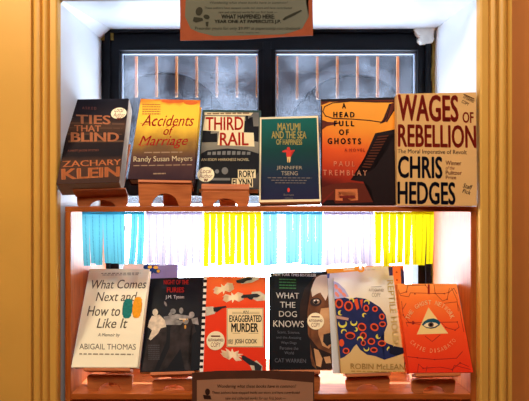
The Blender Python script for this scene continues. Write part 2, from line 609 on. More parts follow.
class Face:
    """the front of a flat printed thing: w by h, artwork laid on it in thin layers"""
    def __init__(self, parent, w, h, f=None, y0=0.0):
        self.p, self.w, self.h, self.f, self.y0 = parent, w, h, f or (lambda x, y: (x, y)), y0
        self.n = 0

    def at(self, x, y):
        u, v = self.f(x, y)
        return ((u - .5) * self.w, v * self.h)

    def _link(self, name, verts, faces, m):
        self.n += 1
        y = self.y0 - .00012 - .00010 * self.n
        me = bpy.data.meshes.new(name)
        me.from_pydata([(a, y, b) for a, b in verts], [], faces)
        me.materials.append(m)
        o = bpy.data.objects.new(name, me)
        COL.objects.link(o)
        o.parent = self.p
        return o

    def polys(self, name, polys, m):
        bm = bmesh.new()
        self.n += 1
        y = self.y0 - .00012 - .00010 * self.n
        for pl in polys:
            vs_ = [bm.verts.new((a, y, b)) for a, b in (self.at(*q) for q in pl)]
            fc = bm.faces.new(vs_)
        bmesh.ops.triangulate(bm, faces=list(bm.faces))
        for fc in bm.faces:
            fc.normal_update()
            if fc.normal.y > 0:
                fc.normal_flip()
        me = bpy.data.meshes.new(name)
        bm.to_mesh(me)
        bm.free()
        me.materials.append(m)
        o = bpy.data.objects.new(name, me)
        COL.objects.link(o)
        o.parent = self.p
        return o

    def each_line(self, name, paths, width, m):
        n = self.n
        for p in paths:
            self.n = n
            self.lines(name, [p], width, m)

    def each(self, name, polys, m):
        """countable printed pieces, one mesh each, all in the same layer"""
        n = self.n
        for pl in polys:
            self.n = n
            self.polys(name, [pl], m)

    def text(self, name, lines, m):
        """lines: (string, x0, y_top, x1, y_bottom, bold, shear[, angle])"""
        V, Fs = [], []
        for L in lines:
            s, x0, y0, x1, y1 = L[:5]
            bold = L[5] if len(L) > 5 else 0.0
            shear = L[6] if len(L) > 6 else 0.0
            ang = L[7] if len(L) > 7 else 0.0
            g, fs = glyphs(s, bold, shear)
            k = len(V)
            ym, xm = (y0 + y1) / 2, (x0 + x1) / 2
            if ang:
                # box given before turning about its centre, in crop units
                ca, sa = math.cos(ang), math.sin(ang)
                for gu, gv in g:
                    dx, dy = (gu - .5) * (x1 - x0), -(gv - .5) * (y1 - y0)
                    V.append(self.at(xm + dx * ca + dy * sa, ym - dx * sa + dy * ca))
            else:
                for gu, gv in g:
                    V.append(self.at(x0 + gu * (x1 - x0), y1 + gv * (y0 - y1)))
            Fs += [tuple(i + k for i in q) for q in fs]
        return self._link(name, V, Fs, m)

    def lines(self, name, paths, width, m):
        """pen lines along paths (crop units), width in metres"""
        V, Fs = [], []
        for pth in paths:
            P = [Vector(self.at(*q)) for q in pth]
            for a, b in zip(P[:-1], P[1:]):
                d = b - a
                if d.length < 1e-6:
                    continue
                d.normalize()
                nrm = Vector((-d.y, d.x)) * width / 2
                a2, b2 = a - d * width / 2, b + d * width / 2
                k = len(V)
                V += [tuple(a2 - nrm), tuple(b2 - nrm), tuple(b2 + nrm), tuple(a2 + nrm)]
                Fs.append((k, k + 1, k + 2, k + 3))
        return self._link(name, V, Fs, m)


def ell(cx, cy, rx, ry, n=24, a0=0.0, a1=2 * math.pi, rot=0.0):
    r = []
    for i in range(n):
        t = a0 + (a1 - a0) * i / (n if abs(a1 - a0) > 6.28 else n - 1)
        x, y = rx * math.cos(t), ry * math.sin(t)
        r.append((cx + x * math.cos(rot) - y * math.sin(rot), cy + x * math.sin(rot) + y * math.cos(rot)))
    return r


def greek(x0, y0, x1, rows, dy, h, words=5, seed=1):
    """rows of print too small to read, as short dashes"""
    rnd = random.Random(seed)
    P = []
    for r in range(rows):
        y = y0 + r * dy
        x = x0
        while x < x1:
            w = (x1 - x0) / words * rnd.uniform(.5, 1.0)
            P.append([(x, y), (min(x + w, x1), y), (min(x + w, x1), y + h), (x, y + h)])
            x += w + (x1 - x0) * .025
    return P


# ------------------------------------------------------------------ books and stands
def pose(tilt, yaw, roll):
    t, ya, r = (math.radians(a) for a in (tilt, yaw, roll))
    A = Matrix(((math.cos(r), 0, -math.sin(r)), (0, 1, 0), (math.sin(r), 0, math.cos(r))))
    B = Matrix(((1, 0, 0), (0, math.cos(t), math.sin(t)), (0, -math.sin(t), math.cos(t))))
    C_ = Matrix(((math.cos(ya), -math.sin(ya), 0), (math.sin(ya), math.cos(ya), 0), (0, 0, 1)))
    return C_ @ B @ A


def make_book(label, loc, tyr, w, h, T, cover_m, hard=True, crop=None, pages=PAGES, group=None, dy=0.0, dz=0.0, dx=0.0):
    """front face stands at the origin plane, body runs back by T; spine on the left"""
    R = pose(*tyr)
    off = R @ Vector((dx, dy, dz))
    t = thing('book', label, 'book', (loc[0] + off.x, loc[1] + off.y, loc[2] + off.z), R, group)
    bt = .0028 if hard else .0007
    ins = .0035 if hard else .0
    bm = bmesh.new()
    add_box(bm, -w / 2, w / 2, 0, bt, 0, h)
    add_box(bm, -w / 2, w / 2, T - bt, T, 0, h)
    add_box(bm, -w / 2, -w / 2 + bt, bt, T - bt, 0, h)
    c = link_mesh('cover', bm, cover_m, t, .0004 if hard else 0)
    box('page_block', -w / 2 + bt + .0001, w / 2 - ins - .0002, bt + .0001, T - bt - .0001, ins + .0002, h - ins - .0002, pages, t)
    return t, c, Face(c, w, h, homography(crop) if crop else None)


def sticker(t, fc, cx, cy, r, m, lines, ink, name='sticker', lname='sticker_lettering'):
    """round paper sticker stuck on the front; its lettering is a sub-part"""
    a = Vector(fc.at(cx, cy))
    b = Vector(fc.at(cx + r, cy))
    rr = (b - a).length
    bm = bmesh.new()
    y1 = -.00012 - .0001 * (fc.n + 1)
    add_prism(bm, ell(a.x, a.y, rr, rr, 32), lambda p: (p[0], y1 - .0004, p[1]), lambda p: (p[0], y1, p[1]))
    s = link_mesh(name, bm, m, t)
    f2 = Face(s, fc.w, fc.h, fc.f, y1 - .0004)
    f2.text(lname, lines, ink)
    return s, f2


def make_stand(label, loc, tyr, floor_z, ws, T, yp, style='ledge', dx=0.0, group=None, leg=True, back=.15):
    """wooden easel for a leaning book: arched front panel, ledge, backrest and rear leg.
    style 'ledge': panel set back under the ledge; 'flush': panel closes the ledge front; 'lip': flush with a rounded lip;
    'rear': the book overhangs and only its back bottom edge rests on the panel"""
    tilt, yaw, roll = tyr
    R = pose(0, yaw, 0)
    H = loc[2] - floor_z
    off = R @ Vector((dx, 0, 0))
    t = thing('book_stand', label, 'stand', (loc[0] + off.x, loc[1] + off.y, floor_z + .0003), R, group)
    th = math.radians(tilt)
    sn, cs = math.sin(th), math.cos(th)
    tr = math.tan(math.radians(roll))

    def du(d, u, x=0.0):
        u = u + (x + dx) * tr
        return d * cs + u * sn, H - d * sn + u * cs

    def slab(name, quad, x0, x1, bev=.0012):
        bm = bmesh.new()
        add_prism(bm, quad, lambda p: (x0, *du(p[0], p[1], x0)), lambda p: (x1, *du(p[0], p[1], x1)))
        return link_mesh(name, bm, STANDW, t, bev)

    w2 = ws / 2
    lt = .0075
    if style == 'rear':
        slab('ledge', [(T - .022, -.0040), (T + .0030, -.0040), (T + .0030, -.0010), (T - .022, -.0010)], -w2, w2, .0006)
        slab('backrest', [(T + .0014, .022), (T + .0070, .022), (T + .0070, back), (T + .0014, back)], -w2 * .8, w2 * .8)
    else:
        slab('ledge', [(-.0005, -lt), (T + .0078, -lt), (T + .0078, -.0010), (-.0005, -.0010)], -w2, w2)
        slab('backrest', [(T + .0014, -.0008), (T + .0070, -.0008), (T + .0070, back), (T + .0014, back)], -w2 * .8, w2 * .8)
    if style == 'lip':
        pr = [(-.0012, -.0075), (-.0012, .0065), (-.003, .0090), (-.0065, .0090), (-.0085, .006), (-.0090, .003), (-.0075, -.004), (-.004, -.0075)]
        slab('lip', pr, -w2, w2, .0006)
    # front panel: rounded plate with an arch cut out of its foot
    pt = .0055 if style in ('flush', 'lip', 'rear') else .009
    yb = yp + pt

    def top(x):
        if style == 'rear':
            return du(T, -.0012, x)[1]
        if style in ('flush', 'lip'):
            return du(max(yb / cs, -.0008), -.0016 if style == 'flush' else -.006, x)[1]
        dd = (yb + lt * sn) / cs
        return du(dd, -lt, x)[1] - .0006
    zt0 = top(0)
    aw, ah = ws * .25, zt0 * .52
    r = .004
    pts = [(-w2 + r, top(-w2)), (-w2, top(-w2) - r), (-w2 + .0015, r), (-w2 + r + .001, 0), (-aw, 0)]
    for i in range(1, 16):
        a = math.pi - math.pi * i / 16
        pts.append((aw * math.cos(a), ah * math.sin(a)))
    pts += [(aw, 0), (w2 - r - .001, 0), (w2 - .0015, r), (w2, top(w2) - r), (w2 - r, top(w2))]
    bm = bmesh.new()
    add_prism(bm, pts, lambda p: (p[0], yp, p[1]), lambda p: (p[0], yb, p[1]))
    link_mesh('front_panel', bm, STANDW, t, .0005)
    if leg:
        u = back * .7
        y, z = du(T + .0075, u)
        bm = bmesh.new()
        add_box(bm, -.02, .02, y + .0003, y + .0068, 0, z - .0006)
        link_mesh('rear_leg', bm, STANDW, t, .0008)
    return t


INK = mat('black_ink', (15, 13, 16), 0.5)
CREAM = mat('cream_ink', (236, 218, 176), 0.5)
WHITE = mat('white_ink', (238, 234, 226), 0.5)
RED = mat('red_ink', (206, 42, 30), 0.5)
STKW = mat('cream_sticker_paper', (240, 226, 186), 0.5)
G_STU = 'book stands on the upper shelf'
G_STL = 'book stands on the lower shelf'
G_U = 'books shown on the upper shelf'
G_L = 'books shown on the lower shelf'

# ---- upper 1: dark crime novel, far left
loc, tyr = (-.3700, .9633, .0365), (33.0, 3.5, 2.4)
m = printed('dark_navy_print', [(0.0, (58, 36, 30)), (.25, (70, 44, 32)), (.31, (24, 17, 22)), (.55, (36, 24, 24)), (.66, (72, 48, 34)), (.8, (30, 21, 26)), (1.0, (20, 16, 24))], .236, .12, 14.0)
t, c, F = make_book('thick dark book with orange block title and cream round sticker, leftmost upstairs', loc, tyr, .1285, .245, .042, m, False,
                    [(80, 42), (248, 30), (221, 318), (24, 311)], GREYPAGES, G_U)
TAN = mat('orange_tan_ink', (204, 128, 84), 0.5)
F.polys('cover_picture', greek(62, 112, 235, 2, 58, 6, 3, 3) + greek(58, 128, 228, 2, 20, 3, 4, 9), mat('brown_haze_ink', (92, 64, 46), 0.5))
F.text('title_lettering', [('TIES', 86, 88, 190, 117, .02), ('THAT', 80, 121, 160, 141, .02), ('BLIND', 70, 144, 218, 174, .03)], TAN)
F.text('author_lettering', [('ZACHARY', 44, 236, 226, 256, .012), ('KLEIN', 40, 262, 222, 298, .035)], mat('orange_ink', (206, 120, 70), 0.5))
F.text('series_lettering', [('A MATT JACOB MYSTERY', 60, 200, 155, 209, 0.0), ('A S K E D', 104, 63, 146, 71, 0.0)], mat('dim_red_ink', (120, 66, 52), 0.5))
sticker(t, F, 216, 80, 25, STKW, [('Local', 202, 62, 232, 77, .0, .3), ('Author', 199, 78, 236, 92, .0, .3), ('W', 209, 94, 224, 103, .06)], mat('brown_red_ink', (120, 40, 26), 0.5))
make_stand('arched wooden stand under the thick dark book at far left of upper shelf', loc, tyr, ST, .110, .042, .0400, 'rear', .0185, G_STU, True, .14)

# ---- upper 2: yellow cover with red script
loc, tyr = (-.2264, 1.0009, .0453), (27.4, 1.7, -1.1)
m = printed('yellow_to_plum_print', [(0.0, (50, 30, 38)), (.24, (78, 50, 48)), (.36, (112, 80, 44)), (.5, (176, 130, 44)), (.7, (240, 194, 62)), (.93, (244, 184, 54)), (1.0, (214, 104, 30))], .222, .34, 16.0)
t, c, F = make_book('yellow and plum book with flowing red script title on upper shelf', loc, tyr, .1425, .2219, .030, m, True,
                    [(66, 30), (268, 33), (240, 300), (28, 292)], GREYPAGES, G_U)
SCR = mat('crimson_script_ink', (186, 30, 34), 0.5)
F.polys('cover_picture', [ell(175, 38, 40, 6), ell(235, 42, 24, 8)], mat('burnt_orange_ink', (208, 96, 34), 0.5))
F.text('title_lettering', [('Accidents', 70, 84, 246, 122, .004, .42), ('of', 142, 122, 178, 152, .004, .42), ('Marriage', 62, 154, 224, 196, .004, .42)], SCR)
F.lines('title_flourish', [[(66, 112), (80, 118), (100, 112), (120, 100)], [(60, 182), (72, 188), (88, 180)], [(150, 126), (170, 118), (190, 122)]], .0011, SCR)
F.text('author_lettering', [('Randy Susan Meyers', 46, 221, 238, 243, .004)], CREAM)
F.polys('small_print', greek(80, 207, 205, 1, 6, 4, 3, 4) + greek(46, 249, 236, 1, 6, 3, 8, 5) + greek(110, 275, 150, 1, 6, 4, 3, 6), mat('dim_cream_ink', (150, 122, 96), 0.5))
F.polys('quotation_lines', greek(72, 48, 132, 5, 8, 3, 6, 7), mat('brown_line_ink', (176, 96, 48), 0.5))
make_stand('arched wooden stand under the yellow book with red script title', loc, tyr, ST, .116, .030, -.0002, 'flush', .010, G_STU)

# ---- upper 3: grey cover, red title on cream slabs, with a green book behind it on the same stand
loc, tyr = (-.0798, 1.0258, .0255), (25.9, 1.5, -.4)
m = printed('grey_dusk_print', [(0.0, (54, 50, 50)), (.3, (84, 80, 76)), (.6, (134, 127, 110)), (1.0, (96, 92, 86))], .210, .08, 20.0)
t, c, F = make_book('grey crime novel with red title on cream slabs, held by a stand lip', loc, tyr, .134, .2102, .020, m, False,
                    [(45, 40), (242, 45), (235, 308), (33, 308)], PAGES, G_U)
SLAB = mat('cream_slab_ink', (226, 206, 160), 0.5)
DK = mat('charcoal_ink', (20, 20, 23), 0.5)
F.polys('cover_picture', [[(185, 75), (196, 75), (196, 55), (204, 55), (204, 85), (212, 85), (212, 62), (220, 62), (222, 95), (240, 95), (238, 150), (185, 140)],
                          [(44, 100), (60, 96), (60, 110), (72, 108), (72, 120), (95, 118), (95, 150), (40, 150)],
                          [(38, 190), (60, 178), (130, 172), (200, 178), (238, 190), (236, 250), (205, 262), (200, 300), (70, 300), (60, 262), (37, 250)]], DK)
F.each('carriage_window', [[(62 + i * 17, 184 - 3 * math.sin(i / 8 * 3.14)), (74 + i * 17, 184 - 3 * math.sin(i / 8 * 3.14)), (73 + i * 17, 194), (61 + i * 17, 194)] for i in range(9)] +
        [ell(122, 248, 11, 12), ell(95, 250, 7, 7), [(75, 272), (140, 272), (140, 280), (75, 280)]], mat('grey_lamp_ink', (112, 110, 106), 0.5))
F.each('title_slab', [[(50, 56), (192, 60), (188, 118), (44, 108)], [(102, 112), (222, 118), (224, 166), (96, 160)], [(48, 42), (222, 46), (214, 56), (48, 52)],
                        [(166, 244), (226, 244), (226, 272), (166, 272)], [(146, 273), (216, 273), (216, 302), (144, 302)]], SLAB)
F.text('title_lettering', [('THIRD', 53, 60, 187, 108, .022), ('RAIL', 104, 116, 204, 162, .022)], RED)
F.text('author_lettering', [('RORY', 170, 247, 223, 270, .03), ('FLYNN', 148, 275, 213, 300, .03)], INK)
F.text('series_lettering', [('AN EDDY HARKNESS NOVEL', 40, 206, 205, 215, .01)], SLAB)
F.polys('small_print', greek(58, 45, 208, 1, 6, 5, 6, 8), mat('dim_brown_ink', (130, 100, 70), 0.5))
sticker(t, F, 57, 261, 29, STKW, [('Local', 38, 242, 76, 257, 0, .2), ('Author', 34, 258, 80, 273, 0, .2), ('W', 50, 275, 65, 286, .06)], mat('brown_red_ink', (120, 40, 26), 0.5))
t, c, F = make_book('plain dark green book propped behind the grey crime novel with red title', loc, tyr, .146, .2325, .012, mat('dark_green_cloth', (28, 58, 46), 0.6, 0.2), True, None, PAGES, G_U, .0208, 0.0)
make_stand('arched wooden stand whose rounded lip covers the foot of a grey book', loc, tyr, ST, .106, .0335, -.0085, 'lip', -.007, G_STU)

# ---- upper 4: teal book, gold title
T4 = .026
loc, tyr = (.0566, 1.0284, ST + .0006 + T4 * math.sin(math.radians(18.8)) + .0014), (18.8, -4.3, 1.0)
m = printed('teal_to_navy_print', [(0.0, (30, 28, 60)), (.3, (25, 38, 60)), (.6, (14, 58, 54)), (1.0, (16, 92, 82))], .213)
t, c, F = make_book('teal book with gold title and tiny red diver, leaning without a stand', loc, tyr, .1384, .2149, T4, CREAM, False,
                    [(20, 30), (250, 22), (262, 362), (15, 368)], PAGES, G_U)
F.polys('cover_panel', [[(26, 37), (245, 30), (256, 353), (22, 358)]], m)
GOLD = mat('gold_ink', (214, 184, 92), 0.5)
F.text('title_lettering', [('MAYUMI', 90, 52, 180, 82, .018), ('AND THE SEA', 66, 84, 204, 113, .018), ('OF HAPPINESS', 85, 116, 187, 138, .012)], GOLD)
F.text('author_lettering', [('JENNIFER', 86, 222, 188, 239, 0), ('TSENG', 104, 243, 170, 259, 0)], mat('dull_tan_ink', (160, 146, 122), 0.5))
RD = mat('scarlet_ink', (204, 52, 40), 0.5)
F.each('diver_figure', [[(108, 163), (124, 157), (130, 160), (136, 152), (142, 160), (158, 158), (158, 162), (144, 168), (143, 186), (126, 186), (124, 168), (110, 167)], ell(133, 153, 6, 6), ell(133, 318, 5, 9)], RD)
F.polys('diver_legs', [[(127, 186), (142, 186), (140, 205), (136, 210), (133, 192), (132, 210), (128, 205)]], mat('pale_gold_ink', (214, 176, 110), 0.5))
F.polys('small_print', greek(50, 268, 225, 1, 8, 3, 9, 11) + greek(65, 278, 205, 1, 8, 3, 8, 12) + greek(80, 288, 200, 1, 8, 3, 8, 13), mat('dim_tan_ink', (112, 104, 96), 0.5))
F.text('publisher_lettering', [('Europa', 114, 333, 154, 343, 0), ('editions', 118, 346, 150, 353, 0)], mat('dim_tan_ink', (112, 104, 96), 0.5))

# ---- upper 5: attic cover
T5 = .024
loc, tyr = (.2108, 1.0200, ST + .0006 + T5 * math.sin(math.radians(7.6)) + .001), (7.6, -6.7, .1)
m = printed('ember_print', [(0.0, (40, 14, 14)), (.12, (84, 24, 16)), (.28, (176, 46, 20)), (.48, (222, 84, 24)), (.72, (238, 146, 36)), (1.0, (240, 160, 44))], .246, .14, 14.0, .4, 0.8)
t, c, F = make_book('book with orange to black attic picture and black stencil title', loc, tyr, .169, .2448, T5, m, True,
                    [(22, 38), (268, 30), (278, 385), (18, 388)], PAGES, G_U)
SOOT = mat('soot_ink', (28, 14, 14), 0.5)
F.each('cover_brown_shape', [[(22, 38), (268, 30), (268, 46), (240, 46), (180, 44), (110, 44), (50, 47), (22, 58)], [(22, 104), (44, 112), (90, 114), (70, 120), (40, 126), (22, 140)],
                         [(268, 46), (268, 66), (240, 108), (214, 118), (226, 100), (246, 52)], [(18, 388), (20, 330), (60, 318), (120, 312), (180, 318), (196, 386)]], mat('ember_brown_ink', (92, 34, 20), 0.5))  # brown shapes printed as part of the attic picture
F.each_line('attic_outline', [[(262, 46), (200, 46), (120, 44), (60, 50), (34, 62), (28, 78), (36, 92), (60, 100), (120, 102), (180, 106), (222, 112), (238, 98), (250, 54)], [(246, 54), (228, 110)], [(268, 60), (238, 110)], [(150, 280), (120, 302)]], .0022, SOOT)
F.polys('cover_picture', [[(22, 38), (268, 30), (268, 38), (140, 41), (22, 46)],
                          [(200, 148), (268, 134), (272, 152), (276, 250), (278, 385), (196, 386), (186, 330), (160, 310), (118, 304), (146, 290), (196, 266), (240, 200), (264, 152), (240, 152), (208, 158), (150, 284), (140, 282)],
                          [(18, 374), (60, 372), (66, 384), (196, 378), (198, 387), (18, 388)], [(22, 60), (26, 60), (22, 300), (18, 388), (19, 200)]], SOOT)
F.each('attic_slat', [[(206 - i * 4.6 + 2, 158 + i * 9), (244 - i * 5.4, 154 + i * 9.6), (242 - i * 5.4, 158 + i * 9.6), (204 - i * 4.6 + 2, 162 + i * 9)] for i in range(12)], mat('umber_ink', (88, 40, 22), 0.5))
F.each('bed_frame', [[(66, 336), (140, 334), (142, 372), (118, 374), (118, 368), (134, 366), (134, 344), (76, 344), (76, 366), (90, 366), (90, 374), (66, 374)],
                      [(84, 350), (124, 348), (124, 356), (84, 358)]], mat('lamp_orange_ink', (198, 112, 66), 0.5))
F.polys('floor_marks', [[(80, 358), (130, 356), (134, 366), (80, 366)], [(18, 380), (60, 340), (62, 345), (22, 387)]], mat('deep_red_ink', (110, 34, 24), 0.5))
F.text('title_lettering', [('A', 91, 50, 104, 68, .04), ('H E A D', 62, 79, 132, 97, .05), ('F U L L', 64, 108, 131, 126, .05), ('O F', 80, 136, 113, 155, .05), ('G H O S T S', 42, 165, 153, 185, .05)], INK)
F.text('series_lettering', [('A  N O V E L', 98, 199, 166, 210, .02)], mat('dim_scarlet_ink', (160, 40, 26), 0.5))
F.text('author_lettering', [('P A U L', 62, 242, 132, 259, .005), ('T R E M B L A Y', 26, 271, 172, 289, .005)], mat('salmon_ink', (240, 170, 130), 0.5))

# ---- upper 6: tan cover with big red and black letters
T6 = .030
loc, tyr = (.3690, .9860, ST + .0006 + T6 * math.sin(math.radians(2.0)) + .0008), (2.0, -6.2, -.3)
m = mat('tan_cover_card', (224, 176, 112), 0.5, 0.06, 8.0)
t, c, F = make_book('tan book with huge red and black block letters, far right of upper shelf', loc, tyr, .1655, .2435, T6, m, True,
                    [(24, 30), (280, 20), (275, 383), (25, 385)], PAGES, G_U)
BR = mat('brick_red_ink', (158, 42, 28), 0.5)
NV = mat('blue_black_ink', (24, 24, 40), 0.5)
F.text('title_lettering', [('WAGES', 26, 31, 222, 119, .035), ('OF', 234, 85, 270, 121, .03), ('REBELLION', 27, 128, 277, 202, .03)], BR)
F.text('subtitle_lettering', [('The Moral Imperative of Revolt', 26, 208, 246, 226, .004)], NV)
F.text('author_lettering', [('CHRIS', 27, 230, 168, 300, .03), ('HEDGES', 26, 310, 208, 381, .03)], NV)
F.text('award_lettering', [('Winner', 178, 243, 228, 257, .01), ('of the', 178, 260, 206, 271, .0, .3), ('Pulitzer', 178, 274, 229, 287, .01), ('Prize', 178, 290, 211, 301, .01)], mat('maroon_ink', (116, 40, 40), 0.5))
F.text('staff_lettering', [('Staff', 232, 316, 262, 330, .008, .2, -.25), ('Pick', 230, 333, 256, 346, .008, .2, -.25)], NV)
F.text('autograph_lettering', [('AUTOGRAPHED', 236, 38, 274, 48, .012, 0, -.45), ('COPY', 232, 50, 256, 61, .012, 0, -.45)], mat('brown_stamp_ink', (72, 40, 30), 0.5))
F.lines('stamp_line', [[(240, 28), (272, 42)]], .0018, mat('brown_stamp_ink', (72, 40, 30), 0.5))

# ---- lower 1: cream memoir
loc, tyr = (-.3470, .9966, -.3617), (27.5, .9, -.5)
m = mat('ivory_cover_card', (250, 243, 214), 0.5, 0.04, 6.0)
t, c, F = make_book('ivory memoir with grey italic title and two feathers, far left of lower shelf', loc, tyr, .1430, .2233, .020, m, True,
                    [(68, 25), (248, 28), (218, 318), (15, 320)], PAGES, G_L)
OL = mat('olive_grey_ink', (96, 84, 66), 0.5)
F.text('title_lettering', [('What Comes', 76, 58, 240, 84, .006, .3), ('Next and', 88, 94, 214, 121, .006, .3), ('How to', 62, 135, 163, 165, .006, .3), ('Like It', 92, 172, 186, 201, .006, .3)], OL)
F.text('author_lettering', [('ABIGAIL THOMAS', 40, 248, 212, 265, .0)], OL)
F.text('subtitle_lettering', [('A Memoir by', 96, 216, 164, 229, .004, .3)], OL)
F.polys('small_print', greek(104, 38, 222, 1, 5, 2.5, 9, 31) + greek(108, 43, 215, 1, 5, 2, 9, 33) + greek(40, 277, 205, 1, 6, 4, 10, 32), mat('pale_olive_ink', (150, 138, 112), 0.5))
fr = random.Random(4)


def feather(cx, cy, hw, hh):
    pts = []
    n = 26
    for i in range(n):
        a = 2 * math.pi * i / n
        k = 1.0 + (.10 if i % 2 else -.06)
        x = abs(math.cos(a)) ** .6 * math.copysign(1, math.cos(a)) * hw * k
        y = abs(math.sin(a)) ** .7 * math.copysign(1, math.sin(a)) * hh
        pts.append((cx + x - y * .08, cy + y))
    return pts


F.polys('teal_feather', [feather(185, 143, 14, 29)], mat('teal_ink', (30, 128, 122), 0.5, 0.3, 160.0))
F.polys('orange_feather', [feather(214, 140, 13, 31)], mat('marigold_ink', (244, 164, 30), 0.5, 0.2, 160.0))
make_stand('arched wooden stand under the ivory memoir at far left of lower shelf', loc, tyr, SF, .100, .020, .018, 'ledge', .006, G_STL)

# ---- lower 2: black painted-figures cover, and the blue book behind
loc, tyr = (-.2071, 1.0051, -.3732), (32.2, -.5, 1.9)
m = mat('blue_black_cover', (13, 14, 24), 0.4, 0.2, 20.0)
t, c, F = make_book('black novel with red title over a dim painting of old figures', loc, tyr, .1307, .2187, .020, m, False,
                    [(62, 55), (217, 50), (208, 328), (28, 333)], PAGES, G_L)
F.text('title_lettering', [('NIGHT OF THE', 101, 59, 173, 72, .03), ('FURIES', 110, 80, 160, 95, .03)], RED)
F.text('author_lettering', [('J.M. Tyson', 106, 103, 160, 115, .01)], WHITE)
FIG = mat('pale_flesh_ink', (226, 212, 188), 0.5, 0.4, 90.0)
GRY = mat('stone_grey_ink', (158, 156, 154), 0.5, 0.6, 70.0)
DKF = mat('shadow_brown_ink', (54, 46, 48), 0.5, 0.75, 45.0)
F.polys('cover_picture', [[(52, 238), (72, 205), (110, 196), (108, 240), (70, 330), (34, 330)], [(120, 196), (150, 172), (186, 172), (196, 210), (176, 230), (172, 300), (182, 328), (164, 328), (150, 262), (110, 320), (84, 330), (118, 258)]], DKF)
F.each('painted_figure', [ell(128, 150, 8, 8), ell(152, 148, 6, 9), ell(183, 160, 8, 9), [(100, 166), (140, 158), (180, 164), (186, 170), (140, 174), (104, 176)], [(114, 160), (126, 142), (132, 150), (120, 166)],
                         ell(106, 128, 3, 8, 12, 0, 6.2832, -.4), [(95, 178), (125, 172), (160, 180), (150, 190), (100, 190)], ell(165, 178, 9, 10), [(182, 172), (200, 168), (204, 190), (186, 186)]], GRY)
F.each('pale_figure', [ell(76, 153, 8, 10), [(66, 164), (88, 160), (104, 176), (108, 196), (92, 200), (84, 215), (62, 236), (56, 232), (66, 206), (54, 196), (58, 178)], [(146, 170), (172, 172), (170, 176), (146, 175)]], FIG)
F.each('candle_mark', [ell(160, 178, 3, 3, 8), ell(168, 174, 2.5, 3, 8), ell(164, 196, 3, 6, 8)], mat('ochre_light_ink', (190, 140, 60), 0.5))
F.polys('small_print', greek(54, 250, 88, 8, 6, 2, 4, 44), mat('dim_grey_ink', (80, 78, 84), 0.5))
make_stand('arched wooden stand under the black novel with red title', loc, tyr, SF, .096, .020, .014, 'ledge', .006, G_STL)

d1 = px(151, 267, 1.215)
hB = .268
tB = 8.0
bz = SF + .0006 + .016 * math.sin(math.radians(tB))
t, c, F = make_book('violet-blue picture book peeking over the top of the black novel', (d1.x, 1.1740, bz), (tB, 0, 0), .142, .254, .016, mat('violet_blue_card', (136, 140, 204), 0.5, 0.1), True, None, PAGES, G_L)
F.polys('cover_picture', [[(0, 1), (.42, 1), (.40, .95), (.46, .9), (.4, .8), (0, .8)]], mat('white_card_ink', (236, 240, 244), 0.5))
F.each('blue_bloom', [ell(.44, .965, .07, .025), ell(.55, .95, .09, .03), ell(.62, .925, .07, .025), ell(.5, .915, .06, .02)], mat('deep_blue_ink', (36, 74, 150), 0.5))
F.each('yellow_bloom', [ell(.49, .967, .04, .016), ell(.60, .962, .045, .016), ell(.65, .925, .03, .016)], mat('lemon_ink', (238, 208, 78), 0.5))

# ---- lower 3: red cover with pointing pistols
loc, tyr = (-.0690, 1.0047, -.3751), (20.6, 2.4, -.8)
m = printed('vermilion_print', [(0, (224, 52, 26)), (.6, (230, 62, 30)), (1, (240, 112, 52))], .2154)
t, c, F = make_book('bright red book with pistols, cream title panel and striped left edge', loc, tyr, .1453, .2101, .020, m, False,
                    [(27, 28), (245, 32), (245, 362), (12, 365)], PAGES, G_L)
F.polys('edge_band', [[(27, 28), (38, 28), (25, 365), (12, 365)]], WHITE)
F.polys('edge_dashes', [[(26.5 - i * .95, 40 + i * 21.5), (38 - i * .95 + .2, 40 + i * 21.5), (37.5 - i * .95, 50 + i * 21.5), (26 - i * .95, 50 + i * 21.5)] for i in range(15)], INK)
FLASH = mat('muzzle_flash_ink', (250, 226, 190), 0.5)
GUN = mat('gunmetal_ink', (40, 42, 46), 0.5)
HND = mat('pale_sleeve_ink', (216, 206, 182), 0.5, 0.3, 120.0)


def flash(cx, cy, r, ang):
    pts = []
    for i in range(22):
        a = 2 * math.pi * i / 22
        k = r * (1.0 if i % 2 == 0 else .42)
        x, y = k * 1.7 * math.cos(a), k * .8 * math.sin(a)
        pts.append((cx + x * math.cos(ang) - y * math.sin(ang), cy + x * math.sin(ang) + y * math.cos(ang)))
    return pts


F.each('muzzle_flash', [flash(98, 72, 24, -.25), flash(132, 103, 24, -.1), flash(128, 302, 26, .25)], FLASH)
F.each('gripping_hand', [[(148, 42), (180, 30), (222, 32), (220, 40), (196, 52), (160, 56)], [(196, 84), (224, 82), (244, 96), (242, 114), (214, 116), (192, 104)],
                           [(34, 136), (60, 134), (72, 146), (66, 160), (34, 168)], [(186, 334), (212, 322), (232, 340), (232, 362), (200, 362)]], HND)
F.each('pistol', [[(140, 44), (176, 34), (198, 34), (196, 42), (176, 46), (166, 54), (160, 48), (144, 52)], [(158, 100), (166, 94), (214, 90), (226, 98), (214, 104), (200, 104), (196, 112), (188, 110), (186, 104), (160, 106)],
                    [(60, 138), (104, 132), (108, 138), (80, 144), (74, 154), (62, 152)], [(160, 308), (166, 304), (214, 330), (230, 342), (226, 358), (206, 356), (204, 340), (188, 338), (162, 318)]], GUN)
F.polys('title_panel', [[(108, 140), (236, 140), (236, 276), (108, 276)]], mat('cream_panel_ink', (240, 218, 168), 0.5))
F.lines('panel_rules', [[(110, 142), (234, 142), (234, 274), (110, 274), (110, 142)], [(128, 155), (160, 155)], [(188, 155), (222, 155)], [(128, 160), (222, 160)], [(130, 228), (155, 228)], [(185, 228), (218, 228)]], .0010, mat('panel_rule_ink', (150, 132, 96), 0.5))
